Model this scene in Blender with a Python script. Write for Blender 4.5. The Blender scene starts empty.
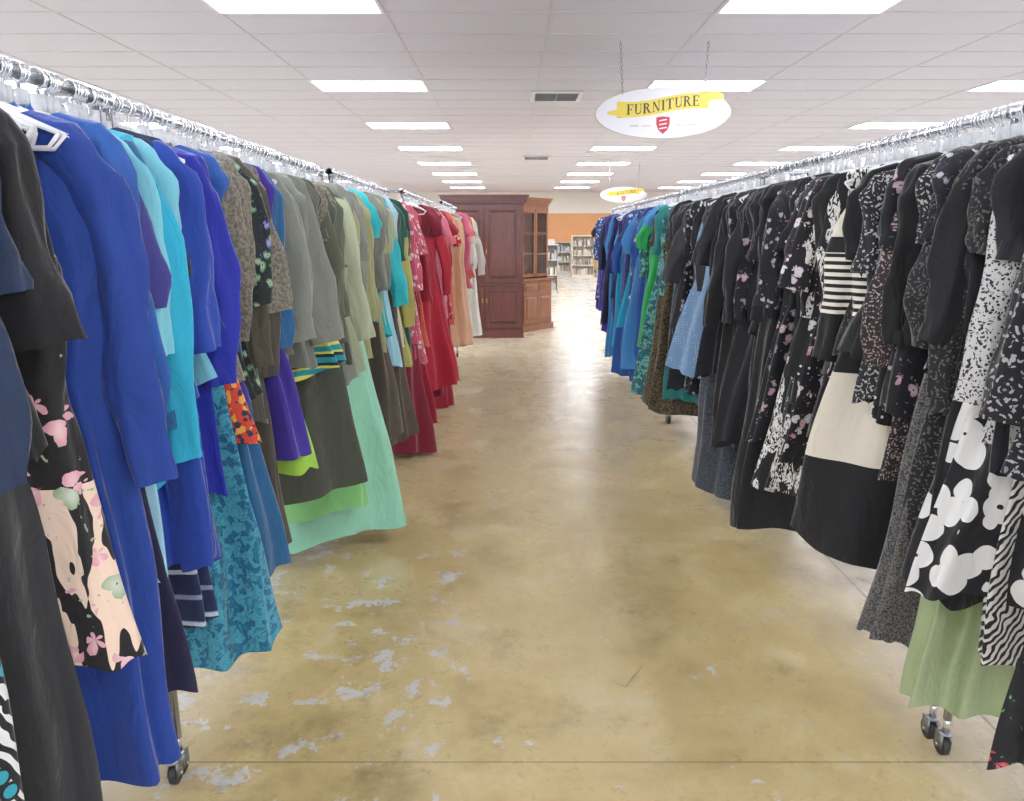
import bpy, math, random
import numpy as np
from mathutils import Vector, Matrix
random.seed(7)
scene = bpy.context.scene
scene.view_settings.view_transform = 'Standard'
scene.view_settings.exposure = 0.78
scene.view_settings.gamma = 1.14

# ------------------------------------------------------------------ helpers
def lin(h):
    if isinstance(h, (tuple, list)): return (h[0], h[1], h[2], 1)
    h = h.lstrip('#'); o = []
    for i in (0, 2, 4):
        c = int(h[i:i+2], 16)/255
        o.append(c/12.92 if c <= .04045 else ((c+.055)/1.055)**2.4)
    return (o[0], o[1], o[2], 1)

class NT:
    def __init__(s, name):
        s.m = bpy.data.materials.new(name); s.m.use_nodes = True
        s.t = s.m.node_tree; s.b = s.t.nodes['Principled BSDF']
    def n(s, typ, **kw):
        nd = s.t.nodes.new(typ)
        for k, v in kw.items(): setattr(nd, k, v)
        return nd
    def l(s, a, b): s.t.links.new(a, b)
    def put(s, sock, v):
        if isinstance(v, bpy.types.NodeSocket): s.l(v, sock)
        else: sock.default_value = v
    def math(s, op, a, b=None, clamp=False):
        nd = s.n('ShaderNodeMath', operation=op); nd.use_clamp = clamp
        s.put(nd.inputs[0], a)
        if b is not None: s.put(nd.inputs[1], b)
        return nd.outputs[0]
    def mix(s, f, a, b):
        nd = s.n('ShaderNodeMix', data_type='RGBA')
        s.put(nd.inputs[0], f); s.put(nd.inputs[6], a); s.put(nd.inputs[7], b)
        return nd.outputs[2]
    def coord(s, scale=(1, 1, 1), which='Object', loc=(0, 0, 0)):
        tc = s.n('ShaderNodeTexCoord'); mp = s.n('ShaderNodeMapping')
        mp.inputs['Scale'].default_value = scale; mp.inputs['Location'].default_value = loc
        s.l(tc.outputs[which], mp.inputs[0]); return mp.outputs[0]
    def noise(s, vec, scale, detail=3, rough=.5, dist=0):
        nd = s.n('ShaderNodeTexNoise'); s.l(vec, nd.inputs['Vector'])
        nd.inputs['Scale'].default_value = scale; nd.inputs['Detail'].default_value = detail
        nd.inputs['Roughness'].default_value = rough; nd.inputs['Distortion'].default_value = dist
        return nd
    def vor(s, vec, scale, rnd=1.0):
        nd = s.n('ShaderNodeTexVoronoi'); s.l(vec, nd.inputs['Vector'])
        nd.inputs['Scale'].default_value = scale; nd.inputs['Randomness'].default_value = rnd
        return nd
    def ramp(s, f, stops, interp='LINEAR'):
        nd = s.n('ShaderNodeValToRGB'); cr = nd.color_ramp; cr.interpolation = interp
        while len(cr.elements) > 1: cr.elements.remove(cr.elements[-1])
        cr.elements[0].position = stops[0][0]; cr.elements[0].color = stops[0][1]
        for p, c in stops[1:]:
            e = cr.elements.new(p); e.color = c
        s.put(nd.inputs[0], f); return nd.outputs[0]
    def bump(s, h, strength=.3, dist=.01):
        nd = s.n('ShaderNodeBump'); nd.inputs['Strength'].default_value = strength
        nd.inputs['Distance'].default_value = dist
        s.l(h, nd.inputs['Height']); s.l(nd.outputs[0], s.b.inputs['Normal'])

def simple(name, col, rough=.5, metal=0, var=.08, vs=8, trans=0, coat=0):
    t = NT(name); c = lin(col)
    v = t.noise(t.coord(), vs, 4)
    d = tuple(x*(1-var) for x in c[:3])+(1,); e = tuple(min(1, x*(1+var)) for x in c[:3])+(1,)
    t.l(t.mix(v.outputs[0], d, e), t.b.inputs['Base Color'])
    t.b.inputs['Roughness'].default_value = rough; t.b.inputs['Metallic'].default_value = metal
    t.b.inputs['Transmission Weight'].default_value = trans
    t.b.inputs['Coat Weight'].default_value = coat
    return t.m

def sc(c, k): return tuple(min(1, x*k) for x in c[:3])+(1,)

def cloth(name, c1, kind='solid', c2='#ffffff', c3=None, scale=20, seed=0, rough=.8, stops=None, thr=.3):
    t = NT('cloth_'+name); a = lin(c1); b = lin(c2); c = lin(c3) if c3 else b
    co = t.coord(loc=(seed*1.7, seed*.9, seed*.3))
    nz = t.noise(co, 6, 4)
    base = t.mix(nz.outputs[0], sc(a, .8), sc(a, 1.15))
    def distorted(amount, nsc, src=None):
        n = t.noise(co, nsc, 2)
        vm = t.n('ShaderNodeVectorMath', operation='MULTIPLY_ADD')
        t.l(n.outputs['Color'], vm.inputs[0]); vm.inputs[1].default_value = (amount,)*3; t.l(src or co, vm.inputs[2])
        return vm.outputs[0]
    col = base
    if kind == 'floral':
        v = t.vor(distorted(.02, 40), scale)
        vs = t.n('ShaderNodeVectorMath', operation='SUBTRACT')
        t.l(co, vs.inputs[0]); t.l(v.outputs['Position'], vs.inputs[1])
        sx = t.n('ShaderNodeSeparateXYZ'); t.l(vs.outputs[0], sx.inputs[0])
        ang = t.math('ARCTAN2', sx.outputs[2], sx.outputs[0])
        pet = t.math('MULTIPLY', t.math('ABSOLUTE', t.math('SINE', t.math('MULTIPLY', ang, 2.5))), thr*.55)
        rad = t.math('ADD', pet, thr*.6)
        f = t.math('LESS_THAN', v.outputs['Distance'], rad)
        sp = t.n('ShaderNodeSeparateColor'); t.l(v.outputs['Color'], sp.inputs[0])
        fc = t.ramp(sp.outputs[0], [(0, b), (.5, c), (.62, b)], 'CONSTANT')
        edge = t.math('MULTIPLY', v.outputs['Distance'], 1/max(thr, .01), True)
        fc = t.mix(edge, t.mix(.55, fc, (.9, .85, .8, 1)), fc)
        core = t.math('LESS_THAN', v.outputs['Distance'], thr*.22)
        fc = t.mix(core, fc, sc(b, .35))
        keep = t.math('GREATER_THAN', sp.outputs[1], .25)
        fm = t.math('MULTIPLY', f, keep)
        v2 = t.vor(distorted(.06, 30), scale*2.1)
        leafm = t.math('MULTIPLY', t.math('LESS_THAN', v2.outputs['Distance'], .16), t.math('SUBTRACT', 1.0, f))
    elif kind == 'dots':
        v = t.vor(co, scale, .35); col = t.mix(t.math('LESS_THAN', v.outputs['Distance'], thr), base, b)
    elif kind == 'blobs':
        v = t.vor(distorted(.02, 14), scale, .8); f = t.math('LESS_THAN', v.outputs['Distance'], thr)
        f2 = t.math('GREATER_THAN', v.outputs['Distance'], thr*.2)
        col = t.mix(t.math('MULTIPLY', f, f2), base, b)
    elif kind == 'paisley':
        v = t.vor(distorted(.05, 22), scale)
        sn = t.math('SINE', t.math('MULTIPLY', v.outputs['Distance'], 27))
        f = t.math('GREATER_THAN', sn, thr)
        n = t.vor(co, scale*5); g = t.math('LESS_THAN', n.outputs['Distance'], .48)
        col = t.mix(t.math('MULTIPLY', f, g), base, b)
        core = t.math('LESS_THAN', v.outputs['Distance'], .1)
        col = t.mix(core, col, c)
    elif kind == 'hstripe':
        sp = t.n('ShaderNodeSeparateXYZ'); t.l(distorted(.012, 10), sp.inputs[0])
        f = t.math('GREATER_THAN', t.math('SINE', t.math('MULTIPLY', sp.outputs[2], scale)), thr-.3)
        f2 = t.math('GREATER_THAN', t.math('SINE', t.math('MULTIPLY', sp.outputs[2], scale*.37)), .3)
        col = t.mix(f, base, t.mix(f2, b, c))
    elif kind == 'zebra':
        w = t.n('ShaderNodeTexWave'); t.l(co, w.inputs[0]); w.inputs['Scale'].default_value = scale
        w.inputs['Distortion'].default_value = 7; w.inputs['Detail'].default_value = 1
        w.inputs['Detail Scale'].default_value = 1.2; w.bands_direction = 'DIAGONAL'
        f = t.math('GREATER_THAN', w.outputs['Fac'], .5+thr-.3)
        if c3:
            vc = t.vor(co, scale*1.5); g = t.math('LESS_THAN', vc.outputs['Distance'], .36)
            g2 = t.math('LESS_THAN', vc.outputs['Distance'], .24)
            col = t.mix(g, t.mix(f, base, b), b); col = t.mix(g2, col, c)
        else: col = t.mix(f, base, b)
    elif kind == 'leaf':
        cs = t.coord(scale=(1, 1, .4), loc=(seed, 0, seed))
        v = t.vor(cs, scale); f = t.math('LESS_THAN', v.outputs['Distance'], thr)
        w = t.noise(cs, scale*3.2, 1, .4, 2.0); g = t.math('GREATER_THAN', w.outputs[0], .47)
        col = t.mix(t.math('MULTIPLY', f, g), base, b)
    elif kind == 'speckle':
        n = t.noise(co, scale, 2, .6); f = t.ramp(n.outputs[0], [(.42, (0, 0, 0, 1)), (.58, (1, 1, 1, 1))])
        col = t.mix(f, base, b)
    elif kind == 'cells':
        v = t.vor(co, scale)
        sp = t.n('ShaderNodeSeparateColor'); t.l(v.outputs['Color'], sp.inputs[0])
        col = t.ramp(sp.outputs[1], [(0, a), (.4, b), (.7, c)], 'CONSTANT')
    elif kind == 'tie':
        n = t.noise(co, scale, 5, .65, .6)
        col = t.ramp(n.outputs[0], [(.36, a), (.48, b), (.55, c), (.64, a)])
    if stops:
        sp2 = t.n('ShaderNodeSeparateXYZ'); tc = t.coord(); t.l(tc, sp2.inputs[0])
        d = t.math('MULTIPLY', sp2.outputs[2], -1)
        for z0, z1, cc in stops:
            g = t.math('MULTIPLY', t.math('GREATER_THAN', d, z0), t.math('LESS_THAN', d, z1))
            if cc == 'stripes':
                sgn = t.math('GREATER_THAN', t.math('SINE', t.math('MULTIPLY', sp2.outputs[2], 260)), 0)
                col = t.mix(t.math('MULTIPLY', g, sgn), col, lin('#e8e2d4'))
            elif cc == 'fcream':
                cs = t.coord(scale=(1.6, 1, .5))
                col = t.mix(t.math('MULTIPLY', g, t.math('LESS_THAN', t.noise(cs, 14, 2).outputs[0], .535)), col, lin('#e4c8b4'))
            else: col = t.mix(g, col, lin(cc))
    if kind == 'floral':
        col = t.mix(fm, col, fc); col = t.mix(leafm, col, c)
    t.l(col, t.b.inputs['Base Color'])
    t.b.inputs['Roughness'].default_value = rough
    t.b.inputs['Specular IOR Level'].default_value = .3 if rough > .6 else .6
    t.b.inputs['Sheen Weight'].default_value = .25; t.b.inputs['Sheen Roughness'].default_value = .4
    bc = t.coord(scale=(1, 1, .45)); bn = t.noise(bc, 17, 4, .5, .7); t.bump(bn.outputs[0], .55, .024)
    return t.m

class MB:
    def __init__(s): s.v = []; s.f = []; s.mi = []
    def add(s, V, F, m=0):
        o = len(s.v); s.v.extend([tuple(map(float, p)) for p in V])
        s.f.extend([tuple(i+o for i in f) for f in F]); s.mi.extend([m]*len(F))
    def box(s, x0, x1, y0, y1, z0, z1, m=0):
        V = [(x, y, z) for z in (z0, z1) for y in (y0, y1) for x in (x0, x1)]
        s.add(V, [(0, 2, 3, 1), (4, 5, 7, 6), (0, 1, 5, 4), (2, 6, 7, 3), (0, 4, 6, 2), (1, 3, 7, 5)], m)
    def bbox(s, x0, x1, y0, y1, z0, z1, b, m=0):
        V = [(x0, y1, z0), (x1, y1, z0), (x1, y1, z1), (x0, y1, z1),
             (x0, y0+b*.6, z0), (x1, y0+b*.6, z0), (x1, y0+b*.6, z1), (x0, y0+b*.6, z1),
             (x0+b, y0, z0+b), (x1-b, y0, z0+b), (x1-b, y0, z1-b), (x0+b, y0, z1-b)]
        F = [(0, 3, 2, 1), (0, 1, 5, 4), (1, 2, 6, 5), (2, 3, 7, 6), (3, 0, 4, 7),
             (4, 5, 9, 8), (5, 6, 10, 9), (6, 7, 11, 10), (7, 4, 8, 11), (8, 9, 10, 11)]
        s.add(V, F, m)
    def tube(s, pts, r, m=0, n=8, cap=True):
        P = [Vector(p) for p in pts]; k = len(P); V = []
        if not isinstance(r, (list, tuple)): r = [r]*k
        up = None
        for i, p in enumerate(P):
            d = (P[min(i+1, k-1)]-P[max(i-1, 0)]).normalized()
            if up is None:
                up = Vector((0, 0, 1)) if abs(d.z) < .9 else Vector((1, 0, 0))
            a = d.cross(up)
            if a.length < 1e-4: a = d.cross(Vector((0, 1, 0)))
            a.normalize(); bb = d.cross(a).normalized(); up = a.cross(d)
            for j in range(n):
                q = 2*math.pi*j/n
                V.append(p+a*math.cos(q)*r[i]+bb*math.sin(q)*r[i])
        F = [(i*n+j, i*n+(j+1) % n, (i+1)*n+(j+1) % n, (i+1)*n+j) for i in range(k-1) for j in range(n)]
        if cap: F += [tuple(range(n))[::-1], tuple((k-1)*n+j for j in range(n))]
        s.add(V, F, m)
    def grid(s, G, m=0, wrap=True):
        nv, nu, _ = G.shape; V = G.reshape(-1, 3)
        F = []
        for i in range(nv-1):
            for j in range(nu if wrap else nu-1):
                j2 = (j+1) % nu
                F.append((i*nu+j, i*nu+j2, (i+1)*nu+j2, (i+1)*nu+j))
        s.add(V, F, m)
    def obj(s, name, mats, smooth=True, parent=None, loc=None, rot=None, bevel=0):
        me = bpy.data.meshes.new(name); me.from_pydata(s.v, [], s.f)
        for m in mats: me.materials.append(m)
        me.polygons.foreach_set('material_index', s.mi)
        me.polygons.foreach_set('use_smooth', [smooth]*len(s.f))
        me.update()
        o = bpy.data.objects.new(name, me); scene.collection.objects.link(o)
        if parent: o.parent = parent
        if loc: o.location = loc
        if rot: o.rotation_euler = rot
        if bevel:
            b = o.modifiers.new('bevel', 'BEVEL'); b.width = bevel; b.segments = 2; b.limit_method = 'ANGLE'
        return o

# ------------------------------------------------------------------ camera
CAMH = 1.5
cd = bpy.data.cameras.new('camera'); cam = bpy.data.objects.new('camera', cd)
scene.collection.objects.link(cam); scene.camera = cam
cam.location = (0, 0, CAMH); cam.rotation_euler = (math.radians(90-12.68), 0, 0)
cd.sensor_width = 36; cd.lens = 26.0; cd.clip_start = .05

wd = bpy.data.worlds.new('fill_daylight'); scene.world = wd; wd.use_nodes = True  # uniform cool fill, added to shine in through the front wall openings
wd.node_tree.nodes['Background'].inputs[0].default_value = (.84, .90, 1.0, 1)
wd.node_tree.nodes['Background'].inputs[1].default_value = 1.8

# ------------------------------------------------------------------ room
X0, X1, Y0, Y1, H = -11.0, 12.0, -5.0, 30.0, 3.1

t = NT('stained_concrete'); co = t.coord()
n1 = t.noise(co, .7, 6, .6); n2 = t.noise(co, 2.6, 9, .7); n3 = t.noise(co, 45, 5, .7)
c = t.ramp(n1.outputs[0], [(.3, lin('#b39c68')), (.5, lin('#c1a974')), (.7, lin('#ccba90'))])
c2 = t.ramp(n2.outputs[0], [(.32, lin('#7d6a40')), (.44, lin('#b09760')), (.56, lin('#c6b07c')), (.72, lin('#dccfb2'))])
c = t.mix(.6, c, c2)
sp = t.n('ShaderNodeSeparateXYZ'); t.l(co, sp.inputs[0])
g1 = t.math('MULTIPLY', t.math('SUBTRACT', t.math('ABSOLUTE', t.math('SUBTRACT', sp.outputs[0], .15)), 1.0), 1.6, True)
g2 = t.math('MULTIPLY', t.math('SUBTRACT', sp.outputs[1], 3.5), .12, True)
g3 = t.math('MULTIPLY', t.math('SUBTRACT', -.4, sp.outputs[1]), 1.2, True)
pale_bounce = t.math('MAXIMUM', t.math('MAXIMUM', g1, t.math('MULTIPLY', g2, .6)), g3)  # paler outside the aisle, added so the floor bounces neutral light upward
c = t.mix(t.math('MULTIPLY', pale_bounce, .92), c, t.mix(n2.outputs[0], lin('#b2ada7'), lin('#d5d1cc')))
c = t.mix(t.math('MULTIPLY', n3.outputs[0], .3), c, lin('#887955'))
n4 = t.noise(co, 8, 8, .72)
mx = t.math('LESS_THAN', sp.outputs[0], -.2); my = t.math('LESS_THAN', sp.outputs[1], 3.4)
reg = t.math('MULTIPLY', mx, my)
n6 = t.noise(t.coord(loc=(1, 2, 0)), 1.3, 2)
th_ = t.math('ADD', t.math('ADD', n4.outputs[0], t.math('MULTIPLY', reg, .06)), t.math('MULTIPLY', n6.outputs[0], .12))
pk = t.math('GREATER_THAN', th_, .698)
c = t.mix(t.math('MULTIPLY', pk, .75), c, lin('#bcc0c6'))
n5 = t.noise(t.coord(loc=(3, 5, 0)), 2.1, 9, .78)
st = t.ramp(n5.outputs[0], [(.53, (0, 0, 0, 1)), (.68, (1, 1, 1, 1))])
c = t.mix(t.math('MULTIPLY', st, .6), c, lin('#62552f'))
n7 = t.noise(t.coord(loc=(9, 1, 0)), 14, 6, .75)
sf = t.ramp(n7.outputs[0], [(.60, (0, 0, 0, 1)), (.69, (1, 1, 1, 1))])
c = t.mix(t.math('MULTIPLY', sf, .45), c, lin('#574b30'))
def line(axis_out, pos, w):
    return t.math('LESS_THAN', t.math('ABSOLUTE', t.math('SUBTRACT', axis_out, pos)), w)
j = line(sp.outputs[1], 1.87, .003)
for p in (6.77, 11.7, 16.6, 21.5, 26.4, -3.0): j = t.math('MAXIMUM', j, line(sp.outputs[1], p, .006))
for p in (1.5, -3.4, 6.4, -8.3): j = t.math('MAXIMUM', j, line(sp.outputs[0], p, .005))
c = t.mix(t.math('MULTIPLY', j, .7), c, lin('#5c5030'))
t.l(c, t.b.inputs['Base Color'])
rr = t.ramp(n2.outputs[0], [(.3, (.38,)*3+(1,)), (.7, (.2,)*3+(1,))]); t.l(rr, t.b.inputs['Roughness'])
t.b.inputs['Specular IOR Level'].default_value = .65
t.bump(n2.outputs[0], .1, .006)
floor_m = t.m
b = MB(); b.box(X0, X1, Y0, Y1, -.1, 0); b.obj('floor', [floor_m], False)

t = NT('acoustic_tile'); co = t.coord()
n = t.noise(co, 120, 2)
c = t.mix(n.outputs[0], lin('#cfccd5'), lin('#dedbe4'))
t.l(c, t.b.inputs['Base Color']); t.b.inputs['Roughness'].default_value = .9
t.bump(n.outputs[0], .2, .004)
tile_m = t.m
b = MB(); b.box(X0, X1, Y0, Y1, H, H+.1); b.obj('ceiling', [tile_m], False)
bar_m = simple('painted_tbar', '#cbc9d0', .5)
b = MB()
x = 1.50-1.22*10
while x < X1:
    if x > X0: b.box(x-.011, x+.011, Y0, Y1, H-.005, H)
    x += 1.22
y = 8.395-.61*21
while y < Y1:
    if y > Y0: b.box(X0, X1, y-.011, y+.011, H-.0052, H)
    y += .61
b.obj('trim_1', [bar_m], False)

white_w = simple('white_wall_paint', '#e2e0de', .8)
t = NT('back_wall_paint'); tc = t.coord(); sp = t.n('ShaderNodeSeparateXYZ'); t.l(tc, sp.inputs[0])
g = t.math('LESS_THAN', sp.outputs[2], 2.3)
nn = t.noise(tc, 2, 3)
t.l(t.mix(g, t.mix(nn.outputs[0], lin('#efeae2'), lin('#e4ddd2')), t.mix(nn.outputs[0], lin('#dd9c66'), lin('#d28f58'))), t.b.inputs['Base Color'])
back_m = t.m
b = MB(); b.box(X0, X1, Y1, Y1+.15, 0, H); b.obj('wall_back', [back_m], False)
b = MB(); b.box(X0, X1, Y0-.15, Y0, 0, .35); b.box(X0, X1, Y0-.15, Y0, 2.85, H)
npan = 6; pw = (X1-X0)/npan
for i in range(npan+1):
    xx = X0+i*pw; b.box(max(X0, xx-.12), min(X1, xx+.12), Y0-.15, Y0, .35, 2.85)
b.obj('wall_front', [white_w], False)
alu = simple('added_window_aluminium', '#8e9196', .4, .8)
for i in range(npan):  # unseen storefront windows, added to let cool light onto the ceiling
    b = MB(); a0 = X0+i*pw+.12; a1 = a0+pw-.24
    for u0, u1, z0, z1 in ((a0, a1, .35, .40), (a0, a1, 2.80, 2.85), (a0, a0+.05, .4, 2.8), (a1-.05, a1, .4, 2.8), ((a0+a1)/2-.025, (a0+a1)/2+.025, .4, 2.8)):
        b.box(u0, u1, Y0-.10, Y0-.05, z0, z1)
    b.obj('added_window_%d' % (i+1), [alu], False)
b = MB(); b.box(X0-.15, X0, Y0, Y1, 0, H); b.obj('wall_left', [white_w], False)
b = MB(); b.box(X1, X1+.15, Y0, Y1, 0, H); b.obj('wall_right', [white_w], False)
base_m = simple('baseboard_vinyl', '#6b5a48', .6)
b = MB(); b.box(X0, X1, Y1-.015, Y1, 0, .12); b.obj('baseboard_back', [base_m], False)
b = MB(); b.box(X0, X0+.015, Y0, Y1, 0, .12); b.obj('baseboard_left', [base_m], False)
b = MB(); b.box(X1-.015, X1, Y0, Y1, 0, .12); b.obj('baseboard_right', [base_m], False)

t = NT('troffer_lens')
t.b.inputs['Base Color'].default_value = (.9, .9, .9, 1)
t.b.inputs['Emission Color'].default_value = (.94, .965, 1, 1); t.b.inputs['Emission Strength'].default_value = 18
lens_m = t.m
frame_m = simple('troffer_frame_paint', '#e8e8ea', .4)
tb = MB()
tb.box(-.585, .585, -.28, .28, -.006, -.001, 1)
for (a0, a1, c0, c1) in ((-.61, .61, -.305, -.28), (-.61, .61, .28, .305), (-.61, -.585, -.28, .28), (.585, .61, -.28, .28)):
    tb.box(a0, a1, c0, c1, -.014, 0, 0)
first = None
for yy in [8.7+3.05*k for k in range(-4, 7)]:
    for xx in (-8.86, -5.2, -1.55, 2.11, 5.77, 9.43):
        if first is None:
            first = tb.obj('ceiling_troffer_light', [frame_m, lens_m], False, loc=(xx, yy, H-.001))
        else:
            o = bpy.data.objects.new('ceiling_troffer_light', first.data); o.location = (xx, yy, H-.001)
            scene.collection.objects.link(o)

dark_m = simple('vent_dark', '#6a6664', .7)
def vent(x, y):
    b = MB(); b.box(-.3, .3, -.3, .3, -.006, 0, 1)
    for (a0, a1, c0, c1) in ((-.3, .3, -.3, -.25), (-.3, .3, .25, .3), (-.3, -.25, -.25, .25), (.25, .3, -.25, .25)):
        b.box(a0, a1, c0, c1, -.02, -.006, 0)
    for k in range(7):
        yk = -.21+k*.07
        b.add([(-.25, yk-.02, -.03), (.25, yk-.02, -.03), (.25, yk+.02, -.008), (-.25, yk+.02, -.008)], [(0, 1, 2, 3)], 0)
    b.box(-.004, .004, -.25, .25, -.028, -.006, 0)
    b.obj('ceiling_air_vent', [frame_m, dark_m], False, loc=(x, y, H-.006))
vent(.52, 9.3); vent(.52, 16.5)
chrome = simple('chrome', '#d3d5da', .2, 1, var=.03)
castm = simple('caster_zinc', '#8f9196', .4, 1, var=.05)
def sprinkler(x, y):
    b = MB(); b.tube([(0, 0, 0), (0, 0, -.012)], .03, n=16); b.tube([(0, 0, -.01), (0, 0, -.04)], .008)
    b.tube([(0, 0, -.04), (0, 0, -.045)], .016, n=12)
    b.obj('sprinkler_head', [frame_m], True, loc=(x, y, H-.001))
for p in ((3.3, 8.9), (-3.1, 8.8), (.3, 13)): sprinkler(*p)

# ------------------------------------------------------------------ clothing racks
rubber = simple('caster_rubber', '#1c1c1e', .6)
def caster(b, x, y):
    b.tube([(x, y, .13), (x, y, .078)], .010, 0)
    b.box(x-.015, x-.012, y-.012, y+.024, .028, .074, 2); b.box(x+.012, x+.015, y-.012, y+.024, .028, .074, 2)
    b.tube([(x, y, .077), (x, y, .071)], .017, 2, n=12)
    b.tube([(x-.010, y+.010, .030), (x-.008, y+.010, .030), (x+.008, y+.010, .030), (x+.010, y+.010, .030)], [.025, .030, .030, .025], 1, n=20)
    b.tube([(x-.018, y+.010, .030), (x+.018, y+.010, .030)], .005, 2)
RZ = 1.8
def rack(side, x, ya, yb):
    b = MB(); xb = x-.58 if side == 'L' else x+.58
    for xx in (x, xb):
        b.tube([(xx, ya-.02, RZ), (xx, yb+.02, RZ)], .0145, 0, n=14)
        for yy in (ya, yb):
            b.tube([(xx, yy, .12), (xx, yy, RZ-.005)], .012, 0, n=12)
            b.tube([(xx, yy-.02, RZ), (xx, yy+.02, RZ)], .019, 0, n=12)
            caster(b, xx, yy)
    b.tube([(xb, ya, .2), (xb, yb, .2)], .011, 0)
    for yy in (ya, yb):
        b.tube([(x, yy, .2), (xb, yy, .2)], .011, 0); b.tube([(x, yy, RZ), (xb, yy, RZ)], .012, 0)
    b.obj('clothing_rack', [chrome, rubber, castm], True)
def railx(side, y):
    if side == 'L':
        return -.94 if y < 3.8 else (-.90 if y < 5.55 else (-.80 if y < 7.35 else -.68))
    return 1.27
for ya, yb in ((-.25, 1.78), (1.82, 3.78)): rack('L', -.94, ya, yb)
rack('L', -.90, 3.82, 5.52); rack('L', -.80, 5.57, 7.33); rack('L', -.68, 7.38, 9.1)
for ya, yb in ((-.1, 1.90), (1.97, 3.85), (3.9, 5.8), (5.85, 7.75), (7.8, 9.6)): rack('R', 1.27, ya, yb)

# ------------------------------------------------------------------ garments
wire = simple('hanger_wire', '#e2e4e8', .25, 1, var=.02)
plastic = simple('clear_white_hanger_plastic', '#e6e8ed', .22, var=.02, trans=.15)
def hanger(b, seed, mw=1, mp=2, full=False):
    pts = [(.019*math.cos(q), 0, .019*math.sin(q)) for q in [math.radians(v) for v in range(200, -91, -29)]]
    pts += [(0, 0, -.035), (0, 0, -.062)]
    b.tube(pts, .0027, mw, n=5)
    b.tube([(0, 0, -.045), (0, 0, -.075)], .010, mp, n=6)
    a = .19
    b.tube([(-a, 0, -.137), (-.13, 0, -.112), (-.05, 0, -.083), (0, 0, -.070), (.05, 0, -.083), (.13, 0, -.112), (a, 0, -.137)],
           [.004, .006, .010, .012, .010, .006, .004], mp, n=6)
    if full:
        b.tube([(-a, 0, -.137), (-a+.02, 0, -.16), (a-.02, 0, -.16), (a, 0, -.137)], .004, mp, n=5)
        b.box(-.012, .012, -.006, .006, -.062, -.03, mp)

def sstep(x, a, c):
    q = np.clip((x-a)/(c-a), 0, 1); return q*q*(3-2*q)

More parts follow.
